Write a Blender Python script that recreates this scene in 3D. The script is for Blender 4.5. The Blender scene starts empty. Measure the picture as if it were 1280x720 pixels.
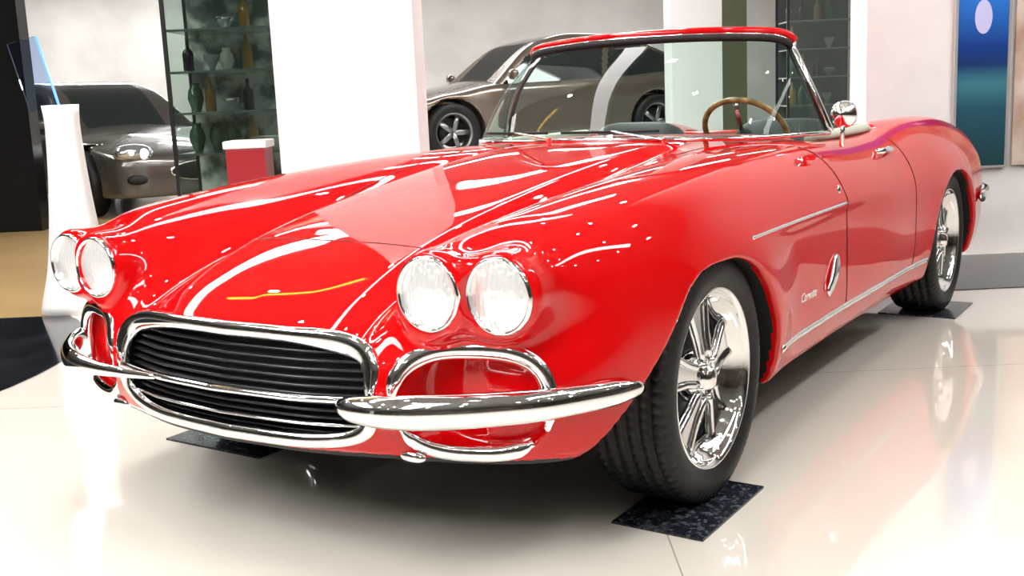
import bpy, numpy as np, math, random
from mathutils import Vector, Matrix
random.seed(4)
sc=bpy.context.scene
sc.view_settings.view_transform='Standard'
COL=sc.collection
pi=math.pi
BYAW=.5919
# ------------------------------------------------------------ materials
def mat(name,col=(.8,.8,.8),rough=.5,metal=0,coat=0,emit=None,es=0,trans=0,ior=1.45,coatr=.03,spec=.5):
    m=bpy.data.materials.new(name);m.use_nodes=True
    b=m.node_tree.nodes['Principled BSDF']
    b.inputs['Base Color'].default_value=(*col,1);b.inputs['Roughness'].default_value=rough
    b.inputs['Metallic'].default_value=metal;b.inputs['Coat Weight'].default_value=coat
    b.inputs['Coat Roughness'].default_value=coatr;b.inputs['IOR'].default_value=ior
    b.inputs['Transmission Weight'].default_value=trans
    b.inputs['Specular IOR Level'].default_value=spec
    if emit: b.inputs['Emission Color'].default_value=(*emit,1);b.inputs['Emission Strength'].default_value=es
    return m
def nd(m,t,**k):
    n=m.node_tree.nodes.new(t)
    for a,v in k.items(): setattr(n,a,v)
    return n
def thinglass(name,tint=(.9,.97,.95),refl=1.0,rough=0.0):
    m=bpy.data.materials.new(name);m.use_nodes=True;nt=m.node_tree;nt.nodes.clear()
    o=nd(m,'ShaderNodeOutputMaterial');t=nd(m,'ShaderNodeBsdfTransparent');g=nd(m,'ShaderNodeBsdfGlossy')
    g.inputs['Roughness'].default_value=rough;t.inputs['Color'].default_value=(*tint,1)
    mx=nd(m,'ShaderNodeMixShader');fr=nd(m,'ShaderNodeFresnel');fr.inputs['IOR'].default_value=1.5
    mm=nd(m,'ShaderNodeMath',operation='MULTIPLY');mm.inputs[1].default_value=refl
    nt.links.new(fr.outputs[0],mm.inputs[0]);nt.links.new(mm.outputs[0],mx.inputs[0])
    nt.links.new(t.outputs[0],mx.inputs[1]);nt.links.new(g.outputs[0],mx.inputs[2]);nt.links.new(mx.outputs[0],o.inputs[0])
    return m
def noisecol(m,c1,c2,scale=20,lo=.4,hi=.6,detail=6,bump=0):
    nt=m.node_tree;b=nt.nodes['Principled BSDF']
    tc=nd(m,'ShaderNodeTexCoord');n=nd(m,'ShaderNodeTexNoise');n.inputs['Scale'].default_value=scale;n.inputs['Detail'].default_value=detail
    r=nd(m,'ShaderNodeValToRGB');r.color_ramp.elements[0].position=lo;r.color_ramp.elements[1].position=hi
    r.color_ramp.elements[0].color=(*c1,1);r.color_ramp.elements[1].color=(*c2,1)
    nt.links.new(tc.outputs['Object'],n.inputs['Vector']);nt.links.new(n.outputs['Fac'],r.inputs['Fac']);nt.links.new(r.outputs['Color'],b.inputs['Base Color'])
    if bump:
        bp=nd(m,'ShaderNodeBump');bp.inputs['Strength'].default_value=bump;bp.inputs['Distance'].default_value=.002
        nt.links.new(n.outputs['Fac'],bp.inputs['Height']);nt.links.new(bp.outputs[0],b.inputs['Normal'])
    return m
PAINT=mat('red_paint',(.58,.0025,.004),.6,0,1.0,coatr=.012,spec=0)
CHROME=mat('chrome',(.88,.89,.90),.05,1)
SATIN=mat('polished_alloy',(.80,.81,.83),.12,1)
BLACK=mat('black_matte',(.008,.008,.008),.6)
GAP=mat('gap_dark',(.05,.002,.002),.6)
DARKRIB=mat('dark_grille',(.04,.04,.045),.22,.7)
RUBBER=noisecol(mat('tyre_rubber',(.012,.012,.012),.5,spec=.35),(.009,.009,.009),(.015,.015,.015),60)
GLASS=thinglass('windshield_glass',(.70,.84,.79),.38)
CASEGLASS=thinglass('case_glass',(.70,.78,.75),2.2)
LEATHER=noisecol(mat('red_leather',(.35,.01,.01),.45),(.28,.008,.008),(.36,.012,.012),40)
DLEATHER=mat('dark_leather',(.03,.035,.035),.4)
MINT=mat('pale_trim',(.60,.68,.56),.4)
WOOD=noisecol(mat('wood_rim',(.35,.16,.05),.25,coat=.6),(.26,.12,.04),(.52,.28,.11),30)
WHITE=noisecol(mat('white_wall',(.85,.85,.84),.6),(.86,.86,.87),(.90,.90,.91),3)
CEIL=mat('ceiling_grey',(.22,.22,.22),.7)
GREY=noisecol(mat('grey_wall',(.5,.49,.48),.6),(.58,.56,.54),(.68,.66,.64),1)
DWALL=noisecol(mat('dark_wall',(.1,.09,.08),.6),(.07,.06,.05),(.16,.13,.11),.8)
OLIVE=mat('olive_panel',(.16,.17,.10),.3)
BLACKP=mat('black_panel',(.004,.004,.005),.25)
STONE=noisecol(mat('black_granite',(.02,.02,.025),.15),(.008,.01,.015),(.10,.12,.15),70,.45,.75,bump=.2)
MARBLE=noisecol(mat('dark_marble',(.02,.02,.025),.08),(.008,.009,.012),(.022,.025,.034),3,.45,.75)
BROWNF=noisecol(mat('brown_floor',(.25,.15,.07),.3),(.26,.17,.075),(.42,.29,.13),.8,.3,.7,3)
FLOOR=mat('cream_tile',(.80,.77,.71),.05,coat=.7,coatr=.02,spec=.7)
def floormat():
    m=FLOOR;nt=m.node_tree;b=nt.nodes['Principled BSDF']
    tc=nd(m,'ShaderNodeTexCoord');mp=nd(m,'ShaderNodeMapping')
    br=nd(m,'ShaderNodeTexBrick');br.offset=0;br.squash=1
    br.inputs['Scale'].default_value=1;br.inputs['Brick Width'].default_value=2.4;br.inputs['Row Height'].default_value=2.4
    br.inputs['Mortar Size'].default_value=.002;br.inputs['Mortar Smooth'].default_value=0
    br.inputs['Color1'].default_value=(.77,.73,.66,1);br.inputs['Color2'].default_value=(.76,.72,.65,1);br.inputs['Mortar'].default_value=(.42,.38,.32,1)
    mp.vector_type='POINT';mp.inputs['Rotation'].default_value=(0,0,-BYAW)
    c,s=math.cos(-BYAW),math.sin(-BYAW);jx=c*.843-s*-.266;jy=s*.843+c*-.266
    mp.inputs['Location'].default_value=(-jx,-jy+1.0,0)
    nt.links.new(tc.outputs['Object'],mp.inputs['Vector']);nt.links.new(mp.outputs[0],br.inputs['Vector']);nt.links.new(br.outputs['Color'],b.inputs['Base Color'])
floormat()
LENS=mat('lens_glass',(.95,.96,.97),.18,.45,1.0)
def lensmat():
    m=LENS;nt=m.node_tree;b=nt.nodes['Principled BSDF'];tc=nd(m,'ShaderNodeTexCoord')
    w=nd(m,'ShaderNodeTexWave');w.inputs['Scale'].default_value=26;w.inputs['Distortion'].default_value=1.5;w.bands_direction='X'
    v=nd(m,'ShaderNodeTexVoronoi');v.inputs['Scale'].default_value=75
    m1=nd(m,'ShaderNodeMath',operation='MULTIPLY');m1.inputs[1].default_value=.5
    ad=nd(m,'ShaderNodeMath',operation='ADD');bp=nd(m,'ShaderNodeBump');bp.inputs['Strength'].default_value=.5;bp.inputs['Distance'].default_value=.0025
    nt.links.new(tc.outputs['Object'],w.inputs['Vector']);nt.links.new(tc.outputs['Object'],v.inputs['Vector'])
    nt.links.new(w.outputs['Fac'],m1.inputs[0]);nt.links.new(m1.outputs[0],ad.inputs[0]);nt.links.new(v.outputs['Distance'],ad.inputs[1]);nt.links.new(ad.outputs[0],bp.inputs['Height']);nt.links.new(bp.outputs[0],b.inputs['Normal'])
lensmat()
# ------------------------------------------------------------ mesh helpers
def mk(name,v,f,m,parent=None,smooth=True,label=None,normals=None,loc=None,rotz=0):
    me=bpy.data.meshes.new(name);me.from_pydata([tuple(map(float,p)) for p in v] if not isinstance(v,np.ndarray) else v.tolist(),[],f.tolist() if isinstance(f,np.ndarray) else f)
    me.materials.append(m);me.update()
    if smooth: me.polygons.foreach_set('use_smooth',[True]*len(me.polygons))
    if normals is not None: me.normals_split_custom_set_from_vertices(normals.tolist())
    o=bpy.data.objects.new(name,me);COL.objects.link(o)
    if parent is not None: o.parent=parent
    if label: o['label']=label
    if loc is not None: o.location=loc
    o.rotation_euler[2]=rotz
    return o
def empty(name,parent=None,label=None,category=None,loc=(0,0,0),rotz=0):
    o=bpy.data.objects.new(name,None);COL.objects.link(o);o.empty_display_size=.1
    o.location=loc;o.rotation_euler[2]=rotz
    if parent is not None:o.parent=parent
    if label:o['label']=label
    if category:o['category']=category
    return o
def crom(P,n,closed=False):
    P=np.array(P,float);out=[]
    N=len(P);segs=N if closed else N-1
    for i in range(segs):
        if closed: a,b,c,d=P[(i-1)%N],P[i],P[(i+1)%N],P[(i+2)%N]
        else: a,b,c,d=P[max(i-1,0)],P[i],P[i+1],P[min(i+2,N-1)]
        for t in np.arange(n)/n: out.append(.5*((2*b)+(c-a)*t+(2*a-5*b+4*c-d)*t*t+(-a+3*b-3*c+d)*t**3))
    if not closed: out.append(P[-1])
    return np.array(out)
def tube(path,ra,rb=None,up=(0,0,1),ns=12,closed=False,power=1.0):
    path=np.array(path,float);N=len(path)
    ra=np.broadcast_to(ra,(N,)).astype(float);rb=ra if rb is None else np.broadcast_to(rb,(N,)).astype(float)
    v=[];up=np.array(up,float)
    for i in range(N):
        if closed: t=path[(i+1)%N]-path[i-1]
        else: t=path[min(i+1,N-1)]-path[max(i-1,0)]
        t/=np.linalg.norm(t)+1e-12
        s=np.cross(t,up);
        if np.linalg.norm(s)<1e-3: s=np.cross(t,(0,1,0.1))
        s/=np.linalg.norm(s);w=np.cross(s,t)
        for k in range(ns):
            a=2*pi*k/ns;ca,sa=math.cos(a),math.sin(a)
            ca=math.copysign(abs(ca)**power,ca);sa=math.copysign(abs(sa)**power,sa)
            v.append(path[i]+s*ca*ra[i]+w*sa*rb[i])
    f=[]
    M=N if closed else N-1
    for i in range(M):
        j=(i+1)%N
        for k in range(ns):
            k2=(k+1)%ns;f.append((i*ns+k,i*ns+k2,j*ns+k2,j*ns+k))
    if not closed:
        f.append(tuple(range(ns))[::-1]);f.append(tuple((N-1)*ns+k for k in range(ns)))
    return v,f
def merge(*parts):
    V=[];F=[]
    for v,f in parts:
        o=len(V);V.extend([tuple(p) for p in v]);F.extend([tuple(i+o for i in q) for q in f])
    return V,F
def lathe(prof,n=64,axis='x',c=(0,0,0),a0=0):
    v=[];f=[];m=len(prof)
    for i in range(n):
        a=2*pi*i/n+a0
        for r,h in prof:
            if axis=='x': p=(h,r*math.cos(a),r*math.sin(a))
            elif axis=='y': p=(r*math.sin(a),h,r*math.cos(a))
            else: p=(r*math.cos(a),r*math.sin(a),h)
            v.append((p[0]+c[0],p[1]+c[1],p[2]+c[2]))
    for i in range(n):
        j=(i+1)%n
        for k in range(m-1): f.append((i*m+k,j*m+k,j*m+k+1,i*m+k+1))
    return v,f
def bx(x0,x1,y0,y1,z0,z1):
    v=[(x0,y0,z0),(x1,y0,z0),(x1,y1,z0),(x0,y1,z0),(x0,y0,z1),(x1,y0,z1),(x1,y1,z1),(x0,y1,z1)]
    f=[(0,3,2,1),(4,5,6,7),(0,1,5,4),(1,2,6,5),(2,3,7,6),(3,0,4,7)]
    return v,f
def bevel(o,w=.01,s=3):
    b=o.modifiers.new('bev','BEVEL');b.width=w;b.segments=s;b.limit_method='ANGLE'
    return o
def selli(c,s,e=.5,nu=28,nv=16):
    v=[];f=[]
    g=lambda t,e:math.copysign(abs(t)**e,t)
    for j in range(nv+1):
        ph=-pi/2+pi*j/nv
        for i in range(nu):
            th=2*pi*i/nu
            v.append((c[0]+s[0]*g(math.cos(ph),e)*g(math.cos(th),e),c[1]+s[1]*g(math.cos(ph),e)*g(math.sin(th),e),c[2]+s[2]*g(math.sin(ph),e)))
    for j in range(nv):
        for i in range(nu):
            k=(i+1)%nu;f.append((j*nu+i,j*nu+k,(j+1)*nu+k,(j+1)*nu+i))
    return v,f
# ------------------------------------------------------------ implicit surface tools
def smax(a,b,k):
    h=np.maximum(k-np.abs(a-b),0)/k;return np.maximum(a,b)+h*h*h*k/6
def smin(a,b,k): return -smax(-a,-b,k)
def pchip(x,y,q):
    x=np.array(x,float);y=np.array(y,float);h=np.diff(x);d=np.diff(y)/h;m=np.zeros(len(x))
    for i in range(1,len(x)-1):
        if d[i-1]*d[i]>0:
            w1=2*h[i]+h[i-1];w2=h[i]+2*h[i-1];m[i]=(w1+w2)/(w1/d[i-1]+w2/d[i])
    m[0]=d[0];m[-1]=d[-1]
    q=np.asarray(q,float);qc=np.clip(q,x[0],x[-1]);i=np.clip(np.searchsorted(x,qc)-1,0,len(x)-2)
    t=(qc-x[i])/h[i]
    return (2*t**3-3*t**2+1)*y[i]+(t**3-2*t**2+t)*h[i]*m[i]+(-2*t**3+3*t**2)*y[i+1]+(t**3-t**2)*h[i]*m[i+1]
def smooth1(T,ax,s):
    r=int(3*s)+1;k=np.exp(-.5*(np.arange(-r,r+1)/s)**2);k/=k.sum()
    T=np.moveaxis(T,ax,0);P=np.concatenate([2*T[:1]-T[1:r+1][::-1],T,2*T[-1:]-T[-r-1:-1][::-1]],0)
    o=sum(k[i]*P[i:i+T.shape[0]] for i in range(2*r+1));return np.moveaxis(o,0,ax)
class Tab:
    def __init__(s,a0,da,b0,db,T): s.a0,s.da,s.b0,s.db,s.T=a0,da,b0,db,T.astype(np.float32)
    def __call__(s,a,b):
        fa=np.clip((a-s.a0)/s.da,0,s.T.shape[0]-1.001);fb=np.clip((b-s.b0)/s.db,0,s.T.shape[1]-1.001)
        i=fa.astype(np.int32);j=fb.astype(np.int32);u=fa-i;w=fb-j;T=s.T
        return (T[i,j]*(1-u)+T[i+1,j]*u)*(1-w)+(T[i,j+1]*(1-u)+T[i+1,j+1]*u)*w
def surfnet(fn,lo,hi,h,newton=3,eps=.006):
    ax=[np.arange(lo[i],hi[i]+h,h,dtype=np.float32) for i in range(3)]
    phi=np.empty([len(a) for a in ax],np.float32)
    B=40
    for s in range(0,len(ax[1]),B):
        X,Y,Z=np.meshgrid(ax[0],ax[1][s:s+B],ax[2],indexing='ij');phi[:,s:s+B]=fn(X,Y,Z)
    ins=phi<0;c=np.zeros([n-1 for n in phi.shape],np.uint8)
    for a in(0,1):
        for b in(0,1):
            for d in(0,1): c+=ins[a:a+c.shape[0],b:b+c.shape[1],d:d+c.shape[2]]
    act=(c>0)&(c<8);idx=np.argwhere(act);ids=np.full(act.shape,-1,np.int32);ids[act]=np.arange(len(idx))
    acc=np.zeros((len(idx),3));cnt=np.zeros(len(idx))
    cor=[(a,b,d) for a in(0,1) for b in(0,1) for d in(0,1)]
    for p in cor:
        for k in range(3):
            if p[k]==0:
                q=list(p);q[k]=1
                p1=phi[idx[:,0]+p[0],idx[:,1]+p[1],idx[:,2]+p[2]];p2=phi[idx[:,0]+q[0],idx[:,1]+q[1],idx[:,2]+q[2]]
                m=(p1<0)!=(p2<0);t=np.where(m,p1/np.where(m,p1-p2,1),0)
                pos=np.tile(np.array(p,float),(len(idx),1));pos[:,k]=t
                acc[m]+=pos[m];cnt[m]+=1
    V=np.array(lo)+(idx+acc/cnt[:,None])*h
    F=[]
    for k in range(3):
        a,b=(k+1)%3,(k+2)%3
        s1=[slice(None)]*3;s2=[slice(None)]*3;s1[k]=slice(0,-1);s2[k]=slice(1,None)
        for s in(s1,s2): s[a]=slice(1,-1);s[b]=slice(1,-1)
        i1=ins[tuple(s1)];i2=ins[tuple(s2)];e=np.argwhere(i1!=i2);fl=i1[i1!=i2]
        e[:,a]+=1;e[:,b]+=1
        def cell(da,db):
            g=e.copy();g[:,a]+=da;g[:,b]+=db;return ids[g[:,0],g[:,1],g[:,2]]
        q=np.stack([cell(-1,-1),cell(0,-1),cell(0,0),cell(-1,0)],1)
        q[~fl]=q[~fl][:,::-1];F.append(q)
    F=np.concatenate(F);F=F[(F>=0).all(1)]
    def grad(V,e):
        g=np.zeros_like(V)
        for k in range(3):
            d=np.zeros(3);d[k]=e;A=V+d;Bm=V-d
            g[:,k]=(fn(A[:,0],A[:,1],A[:,2])-fn(Bm[:,0],Bm[:,1],Bm[:,2]))/(2*e)
        return g
    V0=V.copy()
    for _ in range(newton):
        g=grad(V,.003);p=fn(V[:,0],V[:,1],V[:,2]);st=-p[:,None]*g/np.maximum((g*g).sum(1),.25)[:,None]
        V=V+np.clip(st,-h,h);V=V0+np.clip(V-V0,-h,h)
    g=grad(V,eps);N=g/np.maximum(np.linalg.norm(g,axis=1),1e-6)[:,None]
    return V,F,N
def split(V,F,N,masks):
    res={}
    for nm,m in masks:
        f=F[m]
        if len(f)==0: continue
        u,inv=np.unique(f,return_inverse=True);res[nm]=(V[u],inv.reshape(f.shape),N[u])
    return res
def rbox2(a,b,ha,hb,r):
    qa=np.abs(a)-(ha-r);qb=np.abs(b)-(hb-r)
    return np.sqrt(np.maximum(qa,0)**2+np.maximum(qb,0)**2)+np.minimum(np.maximum(qa,qb),0)-r
def sup2(a,b,ha,hb,n):
    u=np.abs(a)/ha+1e-4;v=np.abs(b)/hb+1e-4
    f=(u**n+v**n)**(1/n);g=np.sqrt(((u/f)**(n-1)/ha)**2+((v/f)**(n-1)/hb)**2)
    return (f-1)/g
# ------------------------------------------------------------ body definition
dy=.005
ys=np.arange(-1.3,4.1,dy);xs=np.arange(0,1.1,.005);zs=np.arange(0,1.2,.005)
def curve(x,y,s=26): return smooth1(pchip(x,y,ys),0,s)
zc=curve([-1.3,-1.1,-.95,-.80,-.6,-.44,0,.5,.89,1.2,2.2,2.6,3.2,3.5,3.7],[.1,.28,.43,.556,.648,.702,.778,.840,.870,.872,.842,.825,.75,.67,.52])
zf=curve([-1.3,-1.1,-.95,-.80,-.73,-.52,-.23,.3,.73,1.1,1.6,1.95,2.35,2.8,3.1,3.3,3.5,3.7],[.3,.52,.64,.725,.748,.780,.808,.838,.849,.851,.836,.838,.872,.868,.835,.785,.715,.55])
zv=curve([-1.3,-1.1,-.95,-.8,-.7,-.44,0,.5,.89,1.2,2,2.6,3.2,3.5,3.7],[.1,.26,.40,.525,.578,.644,.730,.801,.845,.860,.838,.808,.73,.65,.5])
H=np.zeros((len(xs),len(ys)))
for j in range(len(ys)):
    rr_=np.clip((ys[j]-1.9)/.5,0,1)*.06
    H[:,j]=pchip([0,.15,.285,.360,.455+rr_,.595+rr_,.70+rr_*.7,.79+rr_*.3,.88,.97,1.2],[zc[j],zc[j]-.001,zc[j]-.008,zv[j],.42*zv[j]+.58*zf[j],zf[j],zf[j]-.010,zf[j]-.046,zf[j]-.13,zf[j]-.25,zf[j]-.5],xs)
Hm=np.concatenate([H[1:41][::-1],H],0)
Hs=smooth1(Hm,0,5.5);Hf=smooth1(Hm,0,1.7)
xx=np.abs(np.arange(-40,len(xs))*.005)
wt=np.clip((xx-.38)/.16,0,1)[:,None];wt=wt*wt*(3-2*wt)
Hm=Hf*(1-wt)+Hs*wt
H=smooth1(Hm,1,8)[40:]
TH=Tab(0,.005,-1.3,dy,H)
TGX=Tab(0,.005,-1.3,dy,np.sqrt(1+np.gradient(H,.005,axis=0)**2+np.gradient(H,dy,axis=1)**2))
W=pchip([-1.3,-1.1,-.95,-.85,-.78,-.7,-.6,-.45,-.2,0,.3,.6,1.1,1.8,2.2,2.59,3.0,3.3,3.5,3.62,3.8],[.4,.55,.65,.71,.755,.792,.828,.862,.886,.891,.886,.874,.868,.868,.884,.90,.892,.865,.80,.7,.6],ys)
W=smooth1(W,0,16)
YY,ZZ=np.meshgrid(ys,zs,indexing='ij')
up=np.maximum(ZZ-.60,0);lowr=np.maximum(.42-ZZ,0)
S=W[:,None]-1.55*up**2-.9*lowr**2
for yc,zc0,r0 in((.03,.26,.38),(2.57,.265,.40)):
    rho=np.sqrt((YY-yc)**2+(ZZ-zc0)**2);S+=.006*np.exp(-((rho-r0)/.08)**2)*(ZZ>.1)
def sst(x,a,b):
    t=np.clip((x-a)/(b-a),0,1);return t*t*(3-2*t)
rho=np.sqrt((YY-.03)**2+(ZZ-.26)**2)
cove=sst(-ZZ,-.644,-.618)*sst(rho,.40,.62)*sst(-YY,-1.75,-1.05)*(YY>0)
fade=sst(ZZ,.26,.42)
S-=.013*cove*(.25+.75*fade)
S=smooth1(smooth1(S,0,3),1,1.8)
TS=Tab(-1.3,dy,0,.005,S)
TSG=Tab(-1.3,dy,0,.005,np.sqrt(1+np.gradient(S,dy,axis=0)**2+np.gradient(S,.005,axis=1)**2))
Fz=pchip([0,.16,.22,.28,.34,.42,.48,.54,.60,.68,.75,1.2],[-.5,-.72,-.785,-.83,-.855,-.868,-.858,-.82,-.765,-.71,-.66,-.2],zs)
Fx=pchip([0,.2,.42,.55,.65,.75,.8,.85,.9,1.1],[0,.014,.068,.104,.140,.200,.250,.32,.43,.9],xs)
Ft=Fx[:,None]+Fz[None,:]
Ft-=.065*sst(xs,.40,.52)[:,None]*sst(zs,.53,.66)[None,:]
Ft=smooth1(smooth1(Ft,0,5),1,5)
TF=Tab(0,.005,0,.005,Ft)
TFG=Tab(0,.005,0,.005,np.sqrt(1+np.gradient(Ft,.005,axis=0)**2+np.gradient(Ft,.005,axis=1)**2))
MO=(.0,.425,.408,.112)
SO=(.612,.414,.150,.108)
def sd_mouth(ax,z): return sup2(ax,z-MO[1],MO[2],MO[3],4.2)
def sd_scoop(ax,z): return sup2(ax-SO[0],z-SO[1],SO[2],SO[3],2.7)
def sd_arch(y,z):
    a=np.sqrt((y-.03)**2+(z-.26)**2)-(.357+.037*sst(.03-y,0,.24))
    sl=np.maximum((z-(.742+.82*y))/1.293,y+.21)
    a=smin(a,sl,.03)
    ry,rz=.405,.365;q=np.sqrt(((y-2.57)/ry)**2+((z-.265)/rz)**2);b=(q-1)*.385
    return np.minimum(a,b)
def sd_cock(ax,y): return rbox2(ax,y-1.68,.66,.50,.14)
LP=((.545,.646,-.742),(.699,.646,-.712))
def body(x,y,z):
    ax=np.abs(x)
    d=(z-TH(ax,y))/TGX(ax,y)
    s=(ax-TS(y,z))/TSG(y,z)
    d=smax(d,s,.14)
    d=smax(d,(TF(ax,z)-y)/TFG(ax,z),.08)
    d=smax(d,y-(3.50-.20*ax*ax-.8*(z-.5)**2),.14)
    zb=.205+.065*np.clip((-.40-y)/.15,0,1)
    d=smax(d,zb-z,.045)
    for cx,czz,yf in LP:
        dc=np.sqrt((ax-cx)**2+(z-czz)**2)-.091+.10*np.maximum(y+.70,0)
        pod=smax(dc,yf-y,.03)
        lens=np.maximum(np.sqrt((ax-cx)**2+(z-czz)**2)-.074,y-(yf+.03))
        d=smin(d,pod,.10);d=smax(d,-lens,.006)
    d=smax(d,-np.maximum(sd_mouth(ax,z),y+.66),.018)
    d=smax(d,-smax(sd_scoop(ax,z),y+.655-.25*np.maximum(ax-.62,0),.04),.018)
    d=smax(d,-smax(sd_arch(y,z),.50-ax,.02),.016)
    d=smax(d,-smax(sd_cock(ax,y),.36-z,.05),.04)
    return d
V,F,N=surfnet(body,(-.956,-.99,.15),(.956,3.6,.97),.0085)
C=V[F].mean(1);ax=np.abs(C[:,0]);cy=C[:,1];czz=C[:,2]
FN=N[F].mean(1)
m_well=(sd_arch(cy,czz)<.010)&(ax<TS(cy,czz)-.022)&(cy>-.62)
m_mouth=(sd_mouth(ax,czz)<.010)&(cy>TF(ax,czz)+.02)&(cy<-.6)
m_under=(czz<.290)&(FN[:,2]<-.6)&(ax<TS(cy,czz)-.03)
m_cock=(sd_cock(ax,cy)<.008)&(czz<TH(ax,cy)-.012)
rest=~(m_well|m_mouth|m_under|m_cock)
hoodhw=np.interp(cy,[-.43,-.2,.3,.8],[.33,.36,.42,.47])
m_hood=rest&(ax<hoodhw)&(cy>-.435)&(cy<.82)&(czz>.5)
m_door=rest&(cy>1.08)&(cy<1.93)&(czz>.31)&(ax>.665)
m_body=rest&~m_hood&~m_door
parts=split(V,F,N,[('body_shell',m_body),('hood',m_hood),('doorL',m_door&(C[:,0]>0)),('doorR',m_door&(C[:,0]<0)),
 ('underbody',m_well|m_mouth|m_under),('cabin_lining',m_cock)])
CAR=empty('convertible_car',None,'glossy red vintage two-seat convertible with chrome bumpers on show floor','car')
def part(n,nm,m,**k):
    v,f,nn=parts[n];return mk(nm,v,f,m,CAR,normals=nn,**k)
BODY=part('body_shell','body_shell',PAINT);HOOD=part('hood','hood',PAINT)
DL=part('doorL','door',PAINT);DR=part('doorR','door',PAINT)
part('underbody','underbody',BLACK);part('cabin_lining','cabin_lining',LEATHER)
def rootx(y,z,sgn=1):
    x=np.linspace(.99,.4,600);d=body(x,np.full_like(x,y),np.full_like(x,z));i=np.argmax(d<0);return sgn*(x[i])
def rootz(x,y):
    z=np.linspace(1.0,.3,700);d=body(np.full_like(z,x),np.full_like(z,y),z);i=np.argmax(d<0);return z[i]
# shut lines
hp=[]
for y in np.linspace(.82,-.32,30): hp.append((np.interp(y,[-.43,-.2,.3,.8],[.33,.36,.42,.47]),y))
for a in np.linspace(0,pi/2,8)[1:]: hp.append((.345-.06*(1-math.cos(a)),-.345-.09*math.sin(a)))
hp+= [(x,-.437) for x in np.linspace(.24,0,10)]
path=[(x,y,rootz(x,y)) for x,y in hp];path=path+[(-x,y,z) for x,y,z in path[::-1][1:]]
mk('shut_line',*tube(path,.0020),GAP,HOOD)
for sg,D in((1,DL),(-1,DR)):
    dp=[(1.03,.832),(1.055,.81),(1.068,.76),(1.078,.68),(1.084,.60),(1.088,.5),(1.09,.4),(1.09,.315)]
    dp2=[(1.93,.315),(1.935,.45),(1.94,.6),(1.95,.75),(1.955,.81)]
    p1=crom([(0,a,b) for a,b in dp],6);p2=crom([(0,a,b) for a,b in dp2],6)
    for q in(p1,p2):
        pp=[(rootx(a[1],a[2],sg),a[1],a[2]) for a in q];mk('shut_line',*tube(pp,.0025,up=(sg,0,0)),GAP,D)
# side chrome strips
SCR=mat('script_chrome',(.92,.92,.92),.35,.3)
for sg in(1,-1):
    pp=[(rootx(y,.303,sg)+sg*.002,y,.303) for y in np.linspace(.42,2.17,60)]
    mk('sill_trim',*tube(pp,.005,.010),CHROME,CAR)
    pp=[(rootx(y,.648,sg),y,.648) for y in np.linspace(.20,1.07,60)]
    mk('cove_trim',*tube(pp,.003,.005),CHROME,CAR)
    x=rootx(.93,.43,sg)
    mk('fender_vent',*tube(crom([(x+sg*.002,.880,.378),(x+sg*.008,.91,.41),(x+sg*.008,.942,.45),(x+sg*.002,.970,.488)],6),
       .009,np.interp(np.arange(19),[0,4,14,18],[.014,.027,.027,.014]),up=(0,1,0),power=.7),SATIN,CAR)
    x=rootx(1.03,.692,sg);mk('crest_emblem',*selli((x,1.03,.692),(.006,.012,.016),.8),CHROME,CAR)
    x=rootx(1.75,.770,sg)
    mk('door_handle',*tube(crom([(x,1.66,.772),(x+sg*.022,1.68,.776),(x+sg*.026,1.75,.776),(x+sg*.022,1.80,.776),(x,1.83,.772)],5),.008,.011),CHROME,DL if sg>0 else DR)
    mk('fog_lamp',*selli((sg*.485,-.752,.292),(.034,.012,.013),.9),CHROME,CAR)
    mk('door_cap',*tube([(sg*.646,y,.844) for y in np.linspace(1.34,2.02,12)],.022,.020),MINT,CAR)
cu=bpy.data.curves.new('script_lettering','FONT');cu.body='Corvette';cu.size=.038;cu.extrude=.001;cu.shear=.45
to=bpy.data.objects.new('tmp',cu);COL.objects.link(to);dg=bpy.context.evaluated_depsgraph_get()
me=bpy.data.meshes.new_from_object(to.evaluated_get(dg));bpy.data.objects.remove(to);me.materials.clear();me.materials.append(SCR)
so=bpy.data.objects.new('script_lettering',me);COL.objects.link(so);so.parent=CAR
so.rotation_euler=(pi/2,0,pi/2);so.location=(rootx(.68,.41)+.003,.615,.398)
# ------------------------------------------------------------ headlights
def headlight(cx,yf):
    e=empty('headlight',CAR,loc=(cx,yf,.646))
    prof=[];
    for a in np.linspace(0,2*pi,15): prof.append((.0755+.0050*math.cos(a),-.002+.008*math.sin(a)))
    mk('bezel',*lathe(prof,64,'y'),CHROME,e)
    prof=[(r,-.012+.014*(r/.072)**2) for r in np.linspace(.0001,.0715,16)]
    mk('lens',*lathe(prof,64,'y'),LENS,e)
for cx,_,yf in LP: headlight(cx,yf);headlight(-cx,yf)
# ------------------------------------------------------------ grille
GR=empty('grille',CAR,loc=(0,0,0))
def perim(sdf,c,n=120,off=0.0,a0=0,a1=2*pi,rmax=.7):
    P=[]
    for a in np.linspace(a0,a1,n,endpoint=(a1-a0<6.2)):
        r=np.linspace(.001,rmax,1400);s=sdf(c[0]+r*math.cos(a),c[1]+r*math.sin(a))-off;i=np.argmax(s>0);P.append((c[0]+r[i]*math.cos(a),c[1]+r[i]*math.sin(a)))
    return np.array(P)
def evenly(P,n,closed=True):
    P=np.array(P);Q=np.vstack([P,P[:1]]) if closed else P
    L=np.concatenate([[0],np.cumsum(np.linalg.norm(np.diff(Q,axis=0),axis=1))]);t=np.linspace(0,L[-1],n,endpoint=not closed)
    return np.stack([np.interp(t,L,Q[:,k]) for k in range(Q.shape[1])],1)
def fy(x,z): return float(TF(np.array(abs(x)),np.array(z)))
pm=evenly(perim(lambda a,b:sd_mouth(np.abs(a),b),(0,.425),600,.005),200)
ring=np.array([(p[0],fy(p[0],p[1])+.012,p[1]) for p in pm])
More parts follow.
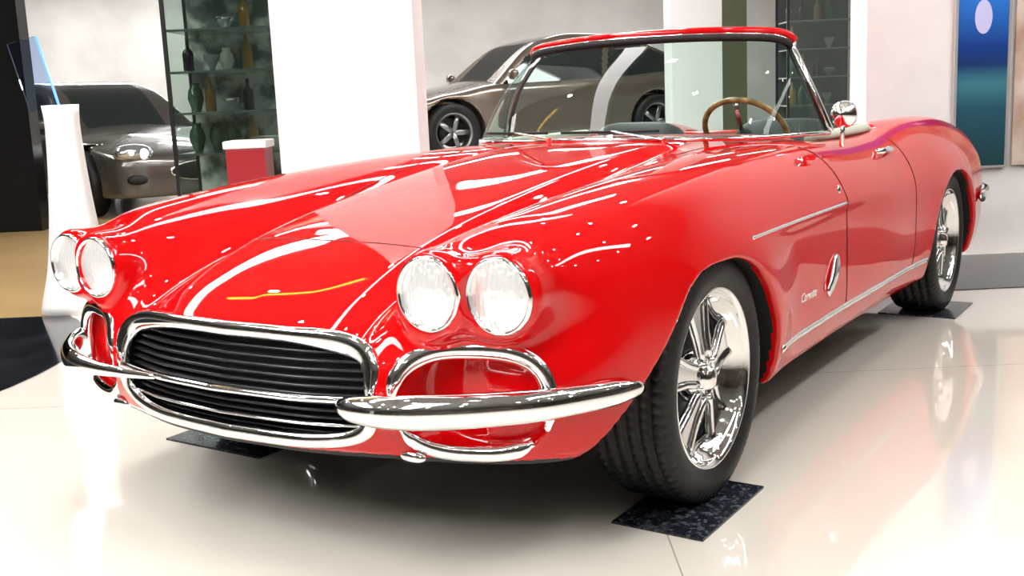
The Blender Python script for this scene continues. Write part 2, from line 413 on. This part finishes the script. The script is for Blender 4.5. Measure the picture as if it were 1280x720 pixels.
rw=np.array([.0175+.008*sst(abs(p[0]),.16,.34)*sst(p[1],.42,.50) for p in pm])
mk('grille_surround',*tube(ring,rw,.014,up=(0,-1,0),closed=True,ns=20,power=.85),CHROME,GR)
for i in range(12):
    z=.326+i*.0180
    xsr=np.linspace(-.41,.41,70);ok=[x for x in xsr if sd_mouth(np.array(abs(x)),np.array(z))<-.003]
    pp=[(x,fy(x,z)+.045,z) for x in ok]
    mk('grille_bar',*tube(pp,.011,.0048,ns=10),DARKRIB,GR)
pp=[(x,fy(x,.41)+.006,.416) for x in np.linspace(-.400,.400,60)]
mk('grille_trim_bar',*tube(pp,.010,.008,ns=14),CHROME,GR)
pp=[(x,fy(x,.37)+.026,.352) for x in np.linspace(-.375,.375,60)]
mk('grille_trim_bar',*tube(pp,.008,.004,ns=10),CHROME,GR)
for sg in(1,-1):
    for a0,a1,nm,r in((-.12*pi,1.02*pi,'scoop_trim_upper',.0165),(1.12*pi,1.80*pi,'scoop_trim_lower',.014)):
        P=perim(sd_scoop,(SO[0],SO[1]),160,.003,a0,a1,.3);P=evenly(P,70,False)
        path=[(sg*p[0],fy(p[0],p[1])+.008,p[1]) for p in P]
        t=np.linspace(0,1,70);rr=r*np.clip(np.minimum(t,1-t)*9,.25,1)**.6
        mk(nm,*tube(path,rr*1.25,rr*.85,up=(0,-1,0),ns=14),CHROME,CAR)
# ------------------------------------------------------------ bumpers
for sg in(1,-1):
    P=[(.43,-.866,.420),(.52,-.852,.420),(.62,-.800,.420),(.70,-.735,.419),(.765,-.670,.418),(.820,-.586,.417),(.860,-.51,.416),(.880,-.445,.415)]
    if sg>0: P=[(.375,-.850,.419)]+P
    else: P=[(.20,-.862,.420),(.32,-.870,.420)]+P
    p=crom([(sg*a,b,c) for a,b,c in P],8);n=len(p);t=np.linspace(0,1,n)
    if sg>0:
        hh=np.interp(t,[0,.03,.07,.12,.2,.32,.6,.85,.96,1],[.006,.014,.021,.027,.033,.037,.035,.027,.017,.005]);hn=np.interp(t,[0,.04,.12,.3,.6,.85,.96,1],[.004,.016,.026,.031,.028,.020,.012,.003])
    else:
        hh=np.interp(t,[0,.2,.35,.6,.85,.96,1],[.006,.018,.031,.034,.026,.016,.004]);hn=np.interp(t,[0,.2,.35,.6,.85,.96,1],[.006,.014,.022,.022,.016,.010,.002])
    mk('front_bumper',*tube(p,hn,hh,ns=32,power=1.0),CHROME,CAR)
    P=[(.905,3.02,.47),(.900,3.15,.47),(.875,3.32,.47),(.80,3.46,.47),(.66,3.53,.47),(.45,3.56,.47)]
    p=crom([(sg*a,b,c) for a,b,c in P],8);n=len(p);t=np.linspace(0,1,n)
    mk('rear_bumper',*tube(p,np.interp(t,[0,.1,.9,1],[.003,.018,.022,.003]),np.interp(t,[0,.1,.9,1],[.004,.03,.034,.004]),ns=16),CHROME,CAR)
    mk('tail_lamp',*selli((sg*.70,3.43,.62),(.045,.03,.045),.9),mat('tail_red',(.5,.0,.0),.1,coat=1),CAR)
# ------------------------------------------------------------ windshield
bot=[(-.69,1.42,.862),(-.68,1.30,.866),(-.63,1.14,.868),(-.50,1.01,.868),(-.30,.925,.872),(0,.895,.876)]
bot=bot+[(-x,y,z) for x,y,z in bot[::-1][1:]]
top=[(-.545,1.43,1.165),(-.538,1.415,1.182),(-.50,1.385,1.198),(-.40,1.355,1.208),(-.22,1.325,1.216),(0,1.315,1.219)]
top=top+[(-x,y,z) for x,y,z in top[::-1][1:]]
B=crom(bot,8);Tt=crom(top,8);n=len(B)
nv=16;gv=[];gf=[]
for i in range(n):
    for j in range(nv+1):
        t=j/nv;p=B[i]*(1-t)+Tt[i]*t
        bulge=.035*math.sin(pi*t);cxn=np.array([p[0]*.3,-1,.6]);cxn/=np.linalg.norm(cxn);gv.append(p+cxn*bulge)
for i in range(n-1):
    for j in range(nv): a=i*(nv+1)+j;gf.append((a,a+nv+1,a+nv+2,a+1))
WS=empty('windshield',CAR)
mk('windshield_glass',gv,gf,GLASS,WS)
mk('header_rail',*tube(Tt+np.array([0,.012,.024]),.022,.014,ns=12),PAINT,WS)
mk('header_seal',*tube(Tt+np.array([0,-.006,.000]),.012,.015,ns=10),BLACK,WS)
mk('header_trim',*tube(Tt+np.array([0,-.012,.013]),.004,.003,ns=8),CHROME,WS)
mk('lower_trim',*tube(B+np.array([0,-.006,-.004]),.008,.008,ns=10),CHROME,WS)
for s in(0,n-1):
    q=np.array(gv[s*(nv+1):(s+1)*(nv+1)]);sg=-1 if s==0 else 1
    mk('side_pillar',*tube(np.vstack([q,Tt[s]+[0,.005,.02]])+np.array([sg*.004,.006,0]),.010,.016,up=(0,1,0),ns=12),CHROME,WS)
    mk('pillar_seal',*tube(q+np.array([-sg*.012,-.004,0]),.006,.010,up=(0,1,0),ns=8),BLACK,WS)
for (x0,x1) in((.30,-.12),(-.14,-.52)):
    y0=np.interp(abs(x0),[0,.5],[.86,.93]);
    base=(x0,y0-.02,rootz(x0,y0-.02));
    e=empty('wiper',CAR)
    mid=(x0*.5+x1*.5,np.interp(abs(x0*.5+x1*.5),[0,.3,.5],[.905,.93,1.01])-.012,.900)
    mk('wiper_arm',*tube(crom([base,(x0-.02,y0+.0,base[2]+.014),mid],6),.0035),SATIN,e)
    bl=[(x,np.interp(abs(x),[0,.3,.5,.6],[.905,.937,1.01,1.08])-.004,.898) for x in np.linspace(x0-.04,x1,14)]
    mk('wiper_blade',*tube(bl,.003,.005),BLACK,e)
    mk('wiper_pivot',*lathe([(.0001,.018),(.008,.016),(.012,.0),(.014,-.01)],20,'z',base),PAINT,e)
e=empty('side_mirror',CAR,loc=(.770,1.30,.845))
mk('mirror_stem',*tube(crom([(0,0,-.03),(.004,-.006,.02),(.004,0,.045)],5),.008),CHROME,e)
mk('mirror_head',*lathe([(.0001,-.03),(.02,-.028),(.035,-.018),(.045,.0),(.047,.014),(.04,.016),(.0001,.014)],32,'y',(.004,.0,.080)),CHROME,e)
# ------------------------------------------------------------ cabin
mk('dashboard',*selli((0,1.24,.80),(.64,.09,.070),.5),LEATHER,CAR)
for sx in(.34,-.34):
    s=empty('seat',CAR,loc=(sx,0,0))
    mk('seat_cushion',*selli((0,1.62,.47),(.25,.27,.09),.45),DLEATHER,s)
    v,f=selli((0,0,0),(.23,.075,.25),.45);v=[(a,b*math.cos(.2)+c*math.sin(.2)+1.93,c*math.cos(.2)-b*math.sin(.2)+.645) for a,b,c in v]
    mk('seat_backrest',v,f,DLEATHER,s)
st=empty('steering_wheel',CAR,loc=(.36,1.46,.865));st.rotation_euler[0]=math.radians(-50)
a=np.linspace(0,2*pi,64,endpoint=False)
mk('wheel_rim',*tube(np.stack([.158*np.cos(a),.158*np.sin(a),0*a],1),.011,closed=True,ns=10),WOOD,st)
for an in(.15,pi-.15,-pi/2): mk('wheel_spoke',*tube([(0,0,-.03),(.08*math.cos(an),.08*math.sin(an),-.02),(.154*math.cos(an),.154*math.sin(an),0)],.010,.003),SATIN,st)
mk('horn_hub',*lathe([(.0001,-.005),(.03,-.01),(.035,-.03),(.03,-.06)],24,'z'),BLACK,st)
mk('steering_column',*tube([(0,0,-.05),(0,0.0,-.25)],.025),BLACK,st)
# ------------------------------------------------------------ wheels
R=.314
def tyre_mesh(r,w,rr):
    prof=[];h=w/2
    pts=[(rr-.006,-h*.80),(rr+.004,-h*.88),(rr+.02,-h*.97),(rr+.030,-h*.985),(rr+.034,-h*1.0),(rr+.05,-h*1.0),(r-.03,-h*.97),(r-.014,-h*.92),(r-.004,-h*.84)]
    prof+=pts
    gx=[-.62,-.32,0,.32,.62]
    for g in gx:
        prof+=[(r-.0005,(g-.06)*h),(r-.009,(g-.045)*h),(r-.009,(g+.045)*h),(r-.0005,(g+.06)*h)]
    prof+=[(a,-b) for a,b in pts[::-1]]
    nn=300;v,f=lathe(prof,nn,'x')
    v=np.array(v);m=len(prof)
    for i in range(nn):
        if i%4==0:
            for k in list(range(7,10))+list(range(m-10,m-7)):
                p=v[i*m+k];rad=math.hypot(p[1],p[2]);s=(rad-.007)/rad;v[i*m+k,1]*=s;v[i*m+k,2]*=s
        if i%4==2:
            for k in (12,13,16,17,20,21,24,25):
                p=v[i*m+k];rad=math.hypot(p[1],p[2]);s=(rad-.005)/rad;v[i*m+k,1]*=s;v[i*m+k,2]*=s
    return v,f
BRK=mat('brake_steel',(.10,.10,.11),.35,.9)
def wheel(x,y,sg,r,w,steer=0):
    e=empty('wheel',CAR,loc=(x,y,r+.006));e.rotation_euler[2]=(0 if sg>0 else pi)+steer
    rr=.222;h=w/2
    v,f=tyre_mesh(r,w,rr);mk('tyre',v,f,RUBBER,e)
    prof=[(.150,-h*.8),(.200,-h*.75),(.178,-h*.2),(.176,h*.18),(.186,h*.22),(.187,h*.40),(.200,h*.44),(.203,h*.62),(.212,h*.66),(.215,h*.80),(.222,h*.90),(.228,h*.92),(.232,h*.86),(.230,h*.78)]
    mk('rim_barrel',*lathe(prof,96,'x'),CHROME,e)
    ox=h*.30
    for k in range(5):
        a=2*pi*k/5+.35;S=[]
        ca,sa=math.cos(a),math.sin(a)
        pts=[(ox+.010+.022*(1-t)**1.3,(.04+t*.150)*ca,(.04+t*.150)*sa) for t in np.linspace(0,1,9)]
        S.append(tube(pts,np.interp(np.linspace(0,1,9),[0,.35,1],[.030,.034,.056]),.010,up=(1,0,0),ns=16,power=.6))
        for s_ in(-1,1):
            pts=[]
            for t in np.linspace(0,1,9):
                rad=.05+t*.140;off=s_*np.interp(t,[0,.35,1],[.021,.024,.047]);pts.append((ox+.020+.020*(1-t)**1.3,rad*ca-off*sa,rad*sa+off*ca))
            S.append(tube(pts,.0105,.009,up=(1,0,0),ns=10))
        mk('spoke',*merge(*S),SATIN,e)
    mk('hub_cap',*lathe([(.0001,ox+.066),(.018,ox+.064),(.028,ox+.058),(.032,ox+.044),(.060,ox+.036),(.068,ox+.015),(.07,ox-.01)],40,'x'),CHROME,e)
    for k in range(5):
        a=2*pi*k/5+.35+pi/5;mk('lug_nut',*lathe([(.0001,ox+.052),(.007,ox+.050),(.010,ox+.02)],6,'x',(0,.048*math.cos(a),.048*math.sin(a))),CHROME,e)
    mk('brake_disc',*lathe([(.0001,-.0),(.06,.0),(.06,-.005),(.15,-.005),(.15,-.02),(.0001,-.02)],48,'x'),BRK,e)
    return e
for y in(0,2.591):
    wheel(.757,y,1,R,.215);wheel(-.757,y,-1,R,.215)
# ------------------------------------------------------------ room
CX,CY,CZ=1.9147,-2.4724,1.0419
R0=np.array([math.cos(BYAW),math.sin(BYAW)]);F0=np.array([-math.sin(BYAW),math.cos(BYAW)])
def Wp(p,q,z=0): w=np.array([CX,CY])+p*R0+q*F0;return (float(w[0]),float(w[1]),z)
def struct(o): o['kind']='structure';return o
def bbox_obj(name,p0,p1,q0,q1,z0,z1,m,parent=None,label=None,bev=0,category=None):
    c=Wp((p0+p1)/2,(q0+q1)/2,z0)
    o=mk(name,*bx(-(p1-p0)/2,(p1-p0)/2,-(q1-q0)/2,(q1-q0)/2,0,z1-z0),m,parent,smooth=False,label=label,loc=c,rotz=BYAW)
    if bev: bevel(o,bev,2)
    if category:o['category']=category
    return o
struct(mk('floor',[(-28,-14,0),(18,-14,0),(18,32,0),(-28,32,0)],[(0,1,2,3)],FLOOR,smooth=False))
struct(mk('ceiling',[(-28,-14,3.6),(18,-14,3.6),(18,32,3.6),(-28,32,3.6)],[(3,2,1,0)],CEIL,smooth=False))
n=64;dc=(-3.7,-.82);rr=1.8
q=[(dc[0]+rr*math.cos(2*pi*i/n),dc[1]+rr*math.sin(2*pi*i/n)) for i in range(n)]
o=mk('trim_1',[(a,b,.001) for a,b in q]+[(a,b,.004) for a,b in q],[tuple(range(n,2*n))]+[(i,(i+1)%n,n+(i+1)%n,n+i) for i in range(n)],MARBLE,smooth=False);struct(o)
struct(bbox_obj('trim_2',-9,-1.3,5.62,13.5,.001,.005,BROWNF))
struct(bbox_obj('trim_3',1.9,8,5.25,6.28,.001,.004,MARBLE))
struct(bbox_obj('wall_far',-14,9,20.5,20.7,0,3.6,GREY))
struct(bbox_obj('wall_right',2.10,9,6.4,6.7,0,3.6,WHITE))
struct(bbox_obj('wall_left',-12,-4.25,9.9,10.1,0,3.6,BLACKP))
struct(bbox_obj('wall_side',9,9.2,-7,6.7,0,3.6,DWALL))
struct(bbox_obj('wall_back',-12,9.2,-7.2,-7,0,3.6,DWALL))
struct(bbox_obj('wall_outer',-14.2,-14,-7.2,20.5,0,3.6,DWALL))
bbox_obj('pillar',-1.13,-.43,5.5,6.2,0,3.6,WHITE,label='square white painted pillar standing behind the red convertible',category='pillar')
bbox_obj('pillar',1.62,2.10,10.6,11.1,0,3.6,WHITE,label='slim white pillar beside the glass display cabinet',category='pillar')
bbox_obj('pillar',3.26,3.68,16.7,17.0,0,3.6,OLIVE,label='narrow olive brown pillar beyond the slim white pillar',category='pillar')
# ------------------------------------------------------------ posters
PB=mat('poster_blue',(.02,.1,.4),.3)
def postermat(m):
    nt=m.node_tree;b=nt.nodes['Principled BSDF'];tc=nd(m,'ShaderNodeTexCoord');sp=nd(m,'ShaderNodeSeparateXYZ')
    r=nd(m,'ShaderNodeValToRGB');e=r.color_ramp.elements;e[0].position=.0;e[0].color=(.01,.05,.06,1);e[1].position=1;e[1].color=(.02,.12,.5,1)
    for p,c in((.25,(.02,.09,.14,1)),(.36,(.05,.22,.28,1)),(.44,(.01,.04,.16,1)),(.52,(.01,.05,.28,1)),(.72,(.03,.2,.72,1))):
        k=r.color_ramp.elements.new(p);k.color=c
    nt.links.new(tc.outputs['Generated'],sp.inputs[0]);nt.links.new(sp.outputs['Z'],r.inputs['Fac']);nt.links.new(r.outputs[0],b.inputs['Base Color'])
    nt.links.new(r.outputs[0],b.inputs['Emission Color']);b.inputs['Emission Strength'].default_value=.05
postermat(PB)
FRM=mat('frame_grey',(.6,.6,.6),.3,.5)
e=empty('poster_screen',None,'tall backlit blue poster in slim frame on white wall','poster',loc=Wp(2.755,6.38,.5),rotz=BYAW)
mk('poster_panel',*bx(-.145,.145,-.012,0,0.01,1.34),PB,e,smooth=False)
for q_ in(bx(-.16,-.145,-.02,.01,0,1.36),bx(.145,.16,-.02,.01,0,1.36),bx(-.145,.145,-.02,.01,0,.012),bx(-.145,.145,-.02,.01,1.34,1.36)): mk('frame_bar',*q_,FRM,e,smooth=False)
v,f=lathe([(.0001,-.002),(.05,0)],32,'y');v=[(a,b-.014,c*1.9+.86) for a,b,c in v]
mk('poster_motif',v,f,mat('poster_glow',(.5,.5,.8),.5,emit=(.6,.6,.9),es=.2),e)
e=empty('poster_screen',None,'beige poster with warm tones on white wall','poster',loc=Wp(3.10,6.38,.5),rotz=BYAW)
mk('poster_panel',*bx(-.155,.155,-.012,0,0.01,1.34),noisecol(mat('poster_beige',(.75,.62,.5),.5),(.70,.60,.50),(.45,.28,.22),3),e,smooth=False)
# ------------------------------------------------------------ pedestal with tablet sign
e=empty('info_stand',None,'slim flared white pedestal holding a clear tilted tablet sign','stand',loc=Wp(-2.30,5.75,0),rotz=BYAW)
pr=[(0,.20),(.03,.195),(.25,.145),(.55,.108),(.85,.087),(1.0,.082),(1.09,.088)]
vv=[];ff=[]
zz=np.linspace(0,1.09,24);hw=pchip([a for a,b in pr],[b for a,b in pr],zz)
ns=24
for z,h_ in zip(zz,hw):
    for k in range(ns):
        a=2*pi*k/ns;ca,sa=math.cos(a),math.sin(a);vv.append((h_*math.copysign(abs(ca)**.5,ca),h_*.7*math.copysign(abs(sa)**.5,sa),z))
for i in range(23):
    for k in range(ns): ff.append((i*ns+k,i*ns+(k+1)%ns,(i+1)*ns+(k+1)%ns,(i+1)*ns+k))
ff.append(tuple(range(ns))[::-1]);ff.append(tuple(23*ns+k for k in range(ns)))
mk('pedestal_body',vv,ff,WHITE,e)
o=mk('tablet_sign',*bx(-.13,.02,-.006,.006,0,.36),thinglass('acrylic',(.75,.85,1),1.0),e,smooth=False,loc=(-.03,0,1.085));o.rotation_euler=(0,-.22,0)
o=mk('tablet_edge',*bx(.02,.028,-.008,.008,0,.36),mat('edge_blue',(.1,.3,.9),.2,emit=(.15,.4,1),es=.8),e,smooth=False,loc=(-.03,0,1.085));o.rotation_euler=(0,-.22,0)
# ------------------------------------------------------------ display cabinets
def bottle(h,r):
    return lathe([(.0001,0),(r*.95,.0),(r,.01),(r,h*.55),(r*.9,h*.63),(r*.35,h*.74),(r*.32,h*.97),(r*.4,h),(.0001,h)],20,'z')
def vase(h,r):
    return lathe([(.0001,0),(r*.5,.0),(r*.6,h*.08),(r,h*.45),(r*.85,h*.75),(r*.5,h*.88),(r*.65,h),(.0001,h*.95)],20,'z')
def bowl(h,r):
    return lathe([(.0001,0),(r*.4,.0),(r*.35,h*.2),(r*.9,h*.7),(r,h),(r*.93,h),(.0001,h*.35)],20,'z')
BM=[mat('glaze_green',(.06,.14,.08),.08,coat=1),mat('glaze_amber',(.40,.22,.07),.08,coat=1),mat('glaze_silver',(.8,.82,.85),.1,.8),mat('glaze_cream',(.8,.77,.70),.2),mat('glaze_dark',(.03,.03,.03),.1,coat=1),mat('glaze_grey',(.4,.43,.43),.1,coat=1)]
KND=[('vase',vase(.16,.045)),('bottle',bottle(.19,.030)),('bowl',bowl(.07,.05)),('vase',vase(.12,.04)),('bottle',bottle(.17,.03)),('bowl',bowl(.09,.045))]
bmesh_=[]
for i,m in enumerate(BM):
    v,f=KND[i][1];b=bpy.data.meshes.new(KND[i][0]);b.from_pydata(v,[],f);b.materials.append(m);b.polygons.foreach_set('use_smooth',[True]*len(b.polygons));bmesh_.append(b)
BN=['dark green','amber','silver','cream','black','grey']
SHG=mat('shelf_glass',(.45,.52,.50),.1,.3);CFM=mat('cabinet_frame',(.03,.03,.03),.3,.5);CLP=mat('cab_lamp',(1,1,1),.5,emit=(1,.95,.85),es=40)
def cabinet(p0,p1,q0,q1,h,shelves,label,grp,back,step=.115):
    e=empty('display_cabinet',None,label,'cabinet',loc=Wp((p0+p1)/2,(q0+q1)/2,0),rotz=BYAW)
    w=(p1-p0)/2;d=(q1-q0)/2;t=.02
    mk('base',*bx(-w,w,-d,d,0,.12),CFM,e,smooth=False)
    for a,b in((-1,-1),(1,-1),(1,1),(-1,1)): mk('post',*bx(a*w-(t if a>0 else 0),a*w+(t if a<0 else 0),b*d-(t if b>0 else 0),b*d+(t if b<0 else 0),.12,h),CFM,e,smooth=False)
    mk('top_panel',*bx(-w,w,-d,d,h,h+.05),CFM,e,smooth=False)
    mk('front_glass',*bx(-w+t,w-t,-d+.004,-d+.010,.12,h),CASEGLASS,e,smooth=False)
    if back: mk('back_panel',*bx(-w+t,w-t,d-.02,d-.01,.12,h),back,e,smooth=False)
    for z in shelves:
        mk('shelf',*bx(-w+t,w-t,-d+.02,d-.03,z-.012,z),SHG,e,smooth=False)
        k=int((2*w-.12)/step)
        for i in range(k):
            if random.random()<.08: continue
            j=random.randrange(6);o=bpy.data.objects.new(KND[j][0],bmesh_[j]);COL.objects.link(o)
            px=(p0+p1)/2-w+.08+i*step+random.uniform(-.008,.008)
            o.location=Wp(px,(q0+q1)/2-.03+random.uniform(-.04,.06),z+.001);o['label']='glossy %s %s standing on a glass cabinet shelf'%(BN[j],KND[j][0]);o['category']=KND[j][0];o['group']=grp
    mk('cabinet_lamp',*bx(-w+.05,w-.05,-.03,.03,h-.02,h-.001),CLP,e,smooth=False)
cabinet(-1.80,-1.20,5.95,6.40,2.1,[.80,1.02,1.24,1.46,1.68],'tall black-framed glass cabinet with ornaments beside white pillar','ornaments in the tall glass cabinet',noisecol(mat('cab_back_green',(.1,.12,.11),.15),(.16,.19,.175),(.72,.74,.70),8,.42,.60),.105)
cabinet(2.36,2.98,9.2,9.6,2.5,[.85,1.08,1.31,1.54,1.77],'glass-fronted wall cabinet filled with rows of ornaments','ornaments in the wall cabinet',mat('cab_back',(.06,.065,.065),.4),.105)
e=empty('display_plinth',None,'red plinth with white top beside the glass cabinet','plinth',loc=Wp(-1.32,5.66,0),rotz=BYAW)
bevel(mk('plinth_body',*bx(-.10,.10,-.10,.10,0,.83),mat('box_red',(.35,.02,.03),.3,coat=.5),e,smooth=False),.008)
bevel(mk('plinth_top',*bx(-.11,.11,-.11,.11,.83,.87),WHITE,e,smooth=False),.008)
# ------------------------------------------------------------ background cars
DGL=mat('tinted_window',(.015,.02,.02),.04,coat=.5);HLB=mat('head_lamp_bright',(.9,.9,.9),.1,.3,1,emit=(1,1,.95),es=5);HLH=mat('lamp_housing_smoke',(.55,.57,.60),.08,.8,1)
RIMD=mat('dark_alloy',(.25,.25,.25),.3,.9)
def bgcar(loc,rotz,paint,label,h=1.45,rimm=None):
    e=empty('parked_car',None,label,'car',loc=loc,rotz=rotz)
    yy=np.arange(-2.6,2.6,.02)
    top=pchip([-2.4,-2.2,-1.9,-1.2,-.75,.2,1.0,1.6,2.0,2.25,2.4],[.45,.62,.72,.86,.93,.95,.97,1.0,.98,.9,.6],yy)*h/1.45
    gh=pchip([-1.0,-.75,-.1,.4,1.0,1.7,2.1,2.3],[.7,.90,1.36,1.45,1.42,1.2,.98,.7],yy)*h/1.45
    wd=pchip([-2.4,-2.2,-1.8,-1.3,0,1.3,1.9,2.25,2.4],[.45,.72,.86,.92,.90,.93,.90,.76,.5],yy)
    def arch(y,z): return np.minimum(np.hypot(y+1.38,z-.33),np.hypot(y-1.38,z-.33))-.39
    def lowb(x,y,z):
        ax=np.abs(x);d=smax(z-np.interp(y,yy,top)+.06*(ax/.8)**2,ax-np.interp(y,yy,wd)+.5*np.maximum(z-.6,0)**2+.4*np.maximum(.4-z,0)**2,.14)
        d=smax(d,np.abs(y)-2.25+.3*ax*ax,.15);d=smax(d,.2-z,.06)
        return smax(d,-smax(arch(y,z),.6-ax,.03),.02)
    def upb(x,y,z):
        ax=np.abs(x);return smax(smax(z-np.interp(y,yy,gh),ax-.80+.42*(z-.9),.12),.80-z,.03)
    V,F,N=surfnet(lowb,(-1.02,-2.4,.1),(1.02,2.4,1.15),.035,2,.03);mk('body_shell',V,F,paint,e,normals=N)
    V,F,N=surfnet(upb,(-1.0,-1.2,.72),(1.0,2.5,1.6),.025,2,.02)
    fn=N[F].mean(1);c=V[F].mean(1)
    gz=np.interp(c[:,1],yy,gh)
    roof=((fn[:,2]>.80)&(c[:,1]>.05)&(c[:,1]<1.25))|(np.abs(c[:,1]-.72-.3*(c[:,2]-1))<.04)|((gz-c[:,2]<.075)&(np.abs(c[:,0])>.45))
    for nm,(v,f,nn) in split(V,F,N,[('roof_panel',roof),('cabin_windows',~roof)]).items():
        mk(nm,v,f,paint if nm=='roof_panel' else DGL,e,normals=nn)
    for x in(-.82,.82):
        for y in(-1.38,1.38):
            w=empty('wheel',e,loc=(x,y,.335));w.rotation_euler[2]=0 if x>0 else pi
            mk('tyre',*lathe([(.22,.07),(.24,.10),(.31,.10),(.333,.07),(.333,-.10),(.25,-.1),(.22,-.08)],40,'x'),RUBBER,w)
            S=[lathe([(.20,-.05),(.20,.05),(.225,.085),(.235,.08)],40,'x')]
            for k in range(5):
                a=2*pi*k/5;S.append(tube([(.05,.0,0),(.05,.2*math.cos(a),.2*math.sin(a))],.03,.012,up=(1,0,0)))
            mk('rim',*merge(*S),rimm or SATIN,w);mk('brake_disc',*lathe([(.0001,0),(.16,0),(.16,-.02)],24,'x'),BLACK,w)
    for s in(1,-1):
        hl=empty('headlight',e,loc=(s*.62,-2.03,.66*h/1.45))
        mk('lamp_housing',*selli((0,0,0),(.20,.12,.090),.9),HLH,hl)
        mk('lamp_bulb',*selli((-s*.06,-.09,-.005),(.055,.045,.050),1),HLB,hl)
        mk('lamp_bulb',*selli((s*.06,-.075,.005),(.05,.045,.045),1),HLB,hl)
        mk('side_mirror',*selli((s*.94,-.62,.97*h/1.45),(.09,.05,.06),.8),paint,e)
        mk('side_intake',*selli((s*.60,-2.10,.38),(.13,.06,.05),.7),BLACK,e)
    mk('front_grille',*selli((0,-2.22,.44),(.33,.05,.085),.6),BLACK,e)
    mk('grille_frame',*tube([(.34*math.cos(t)*1.0,-2.265+.03*abs(math.cos(t)),.44+.095*math.sin(t)) for t in np.linspace(0,2*pi,40,endpoint=False)],.012,closed=True,up=(0,1,0)),CHROME,e)
    return e
def rot_from_heading(hx,hy): return math.atan2(hx,-hy)
h1=-.90*R0-.43*F0
PLQ=mk('display_platform',*bx(-2.9,2.9,-1.9,1.9,0,.30),WHITE,None,smooth=False,label='low white display platform carrying the bronze coupe',loc=Wp(.43,14.2),rotz=BYAW);PLQ['category']='platform'
bgcar(Wp(.28,14.0,.301),rot_from_heading(*h1),mat('bronze_paint',(.16,.12,.095),.25,.5,1),'dark bronze sports coupe parked on a low white platform',rimm=RIMD)
h2=.70*R0-.71*F0
bgcar(Wp(-4.62,12.6),rot_from_heading(*h2),mat('silver_brown_paint',(.11,.10,.09),.25,.5,1),'dark grey coupe parked beyond the glass cabinet',h=1.40)
# ------------------------------------------------------------ floor mats
def fmat(x0,x1,y0,y1,lab):
    o=mk('floor_mat',*bx(x0,x1,y0,y1,0,.006),STONE,None,smooth=False,label=lab);o['category']='mat';o['group']='granite pads under the car wheels'
fmat(.69,.93,-.26,.13,'square speckled black granite pad under the front wheel')
fmat(-.90,-.48,-.31,.13,'square speckled black granite pad under the front wheel')
fmat(.60,.93,2.42,2.79,'square speckled black granite pad under the rear wheel')
fmat(-.93,-.60,2.42,2.79,'square speckled black granite pad under the rear wheel')
# ------------------------------------------------------------ ceiling lamps
EM=mat('lamp_white',(1,1,1),.5,emit=(1,.985,.965),es=20);EW=mat('lamp_warm',(1,1,1),.5,emit=(1,.94,.85),es=280);EY=mat('lamp_yellow',(1,.8,.2),.5,emit=(1,.62,.05),es=14)
HS=mat('lamp_housing',(.7,.7,.7),.4)
def fixture(loc,rotz,l,w,m=None,lab='long rectangular white ceiling light panel'):
    e=empty('ceiling_light',None,lab,'light',loc=loc,rotz=rotz)
    if m is None: e['group']='ceiling panel lights'
    a,b=w/2,l/2
    mk('housing',*bx(-a-.03,a+.03,-b-.03,b+.03,.02,.1),HS,e,smooth=False);mk('diffuser',*bx(-a,a,-b,b,0,.02),m or EM,e,smooth=False)
for x,y,l,w in((3.0,1.2,5.5,.28),(-1.4,1.0,6.0,.26),(-4.2,1.5,6.0,.34),(1.2,-4.0,3.0,.9),(-2.4,-4.0,3.4,1.1)):  # the two wide panels ahead of the nose are added to lighten its shadow
    fixture((x,y,3.5),0,l,w)
for p,q,l,w in((-.4,8.6,.4,3.5),(-5.6,10.8,3,.5),(1.2,11.8,.5,4),(-2.5,16.8,.6,5),(2.5,16.8,.6,4),(-7,18.5,.6,5)):
    fixture(Wp(p,q,3.5),BYAW,l,w)
fixture(Wp(-2.28,5.2,3.5),BYAW+pi/2,1.6,.06,EY,'thin warm yellow linear ceiling light')
for i in range(7):
    for j in range(7):
        p=-4.2+i*1.45;q=-2.1+j*1.5
        e=empty('spot_lamp',None,'small round recessed warm ceiling spotlight','light',loc=Wp(p+.2,q,3.56));e['group']='recessed ceiling spots'
        mk('lamp_ring',*lathe([(.055,0),(.075,0),(.08,.04)],20,'z'),HS,e);mk('bulb',*lathe([(.0001,.01),(.055,.012)],20,'z'),EW,e)
w=bpy.data.worlds.new('world');sc.world=w;w.use_nodes=True
w.node_tree.nodes['Background'].inputs[0].default_value=(1,.97,.93,1);w.node_tree.nodes['Background'].inputs[1].default_value=.38
# ------------------------------------------------------------ camera
cam=bpy.data.cameras.new('camera');co=bpy.data.objects.new('camera',cam);COL.objects.link(co)
yaw,pit,rol=-.5919,-.1757,-.0442
f=np.array([math.sin(yaw)*math.cos(pit),math.cos(yaw)*math.cos(pit),math.sin(pit)])
r=np.cross(f,[0,0,1]);r/=np.linalg.norm(r);u=np.cross(r,f);c,s=math.cos(rol),math.sin(rol)
r2=c*r+s*u;u2=-s*r+c*u
M=Matrix(((r2[0],u2[0],-f[0],CX),(r2[1],u2[1],-f[1],CY),(r2[2],u2[2],-f[2],CZ),(0,0,0,1)))
co.matrix_world=M;cam.sensor_width=36;cam.lens=1362.32/1280*36;cam.clip_start=.05
sc.camera=co
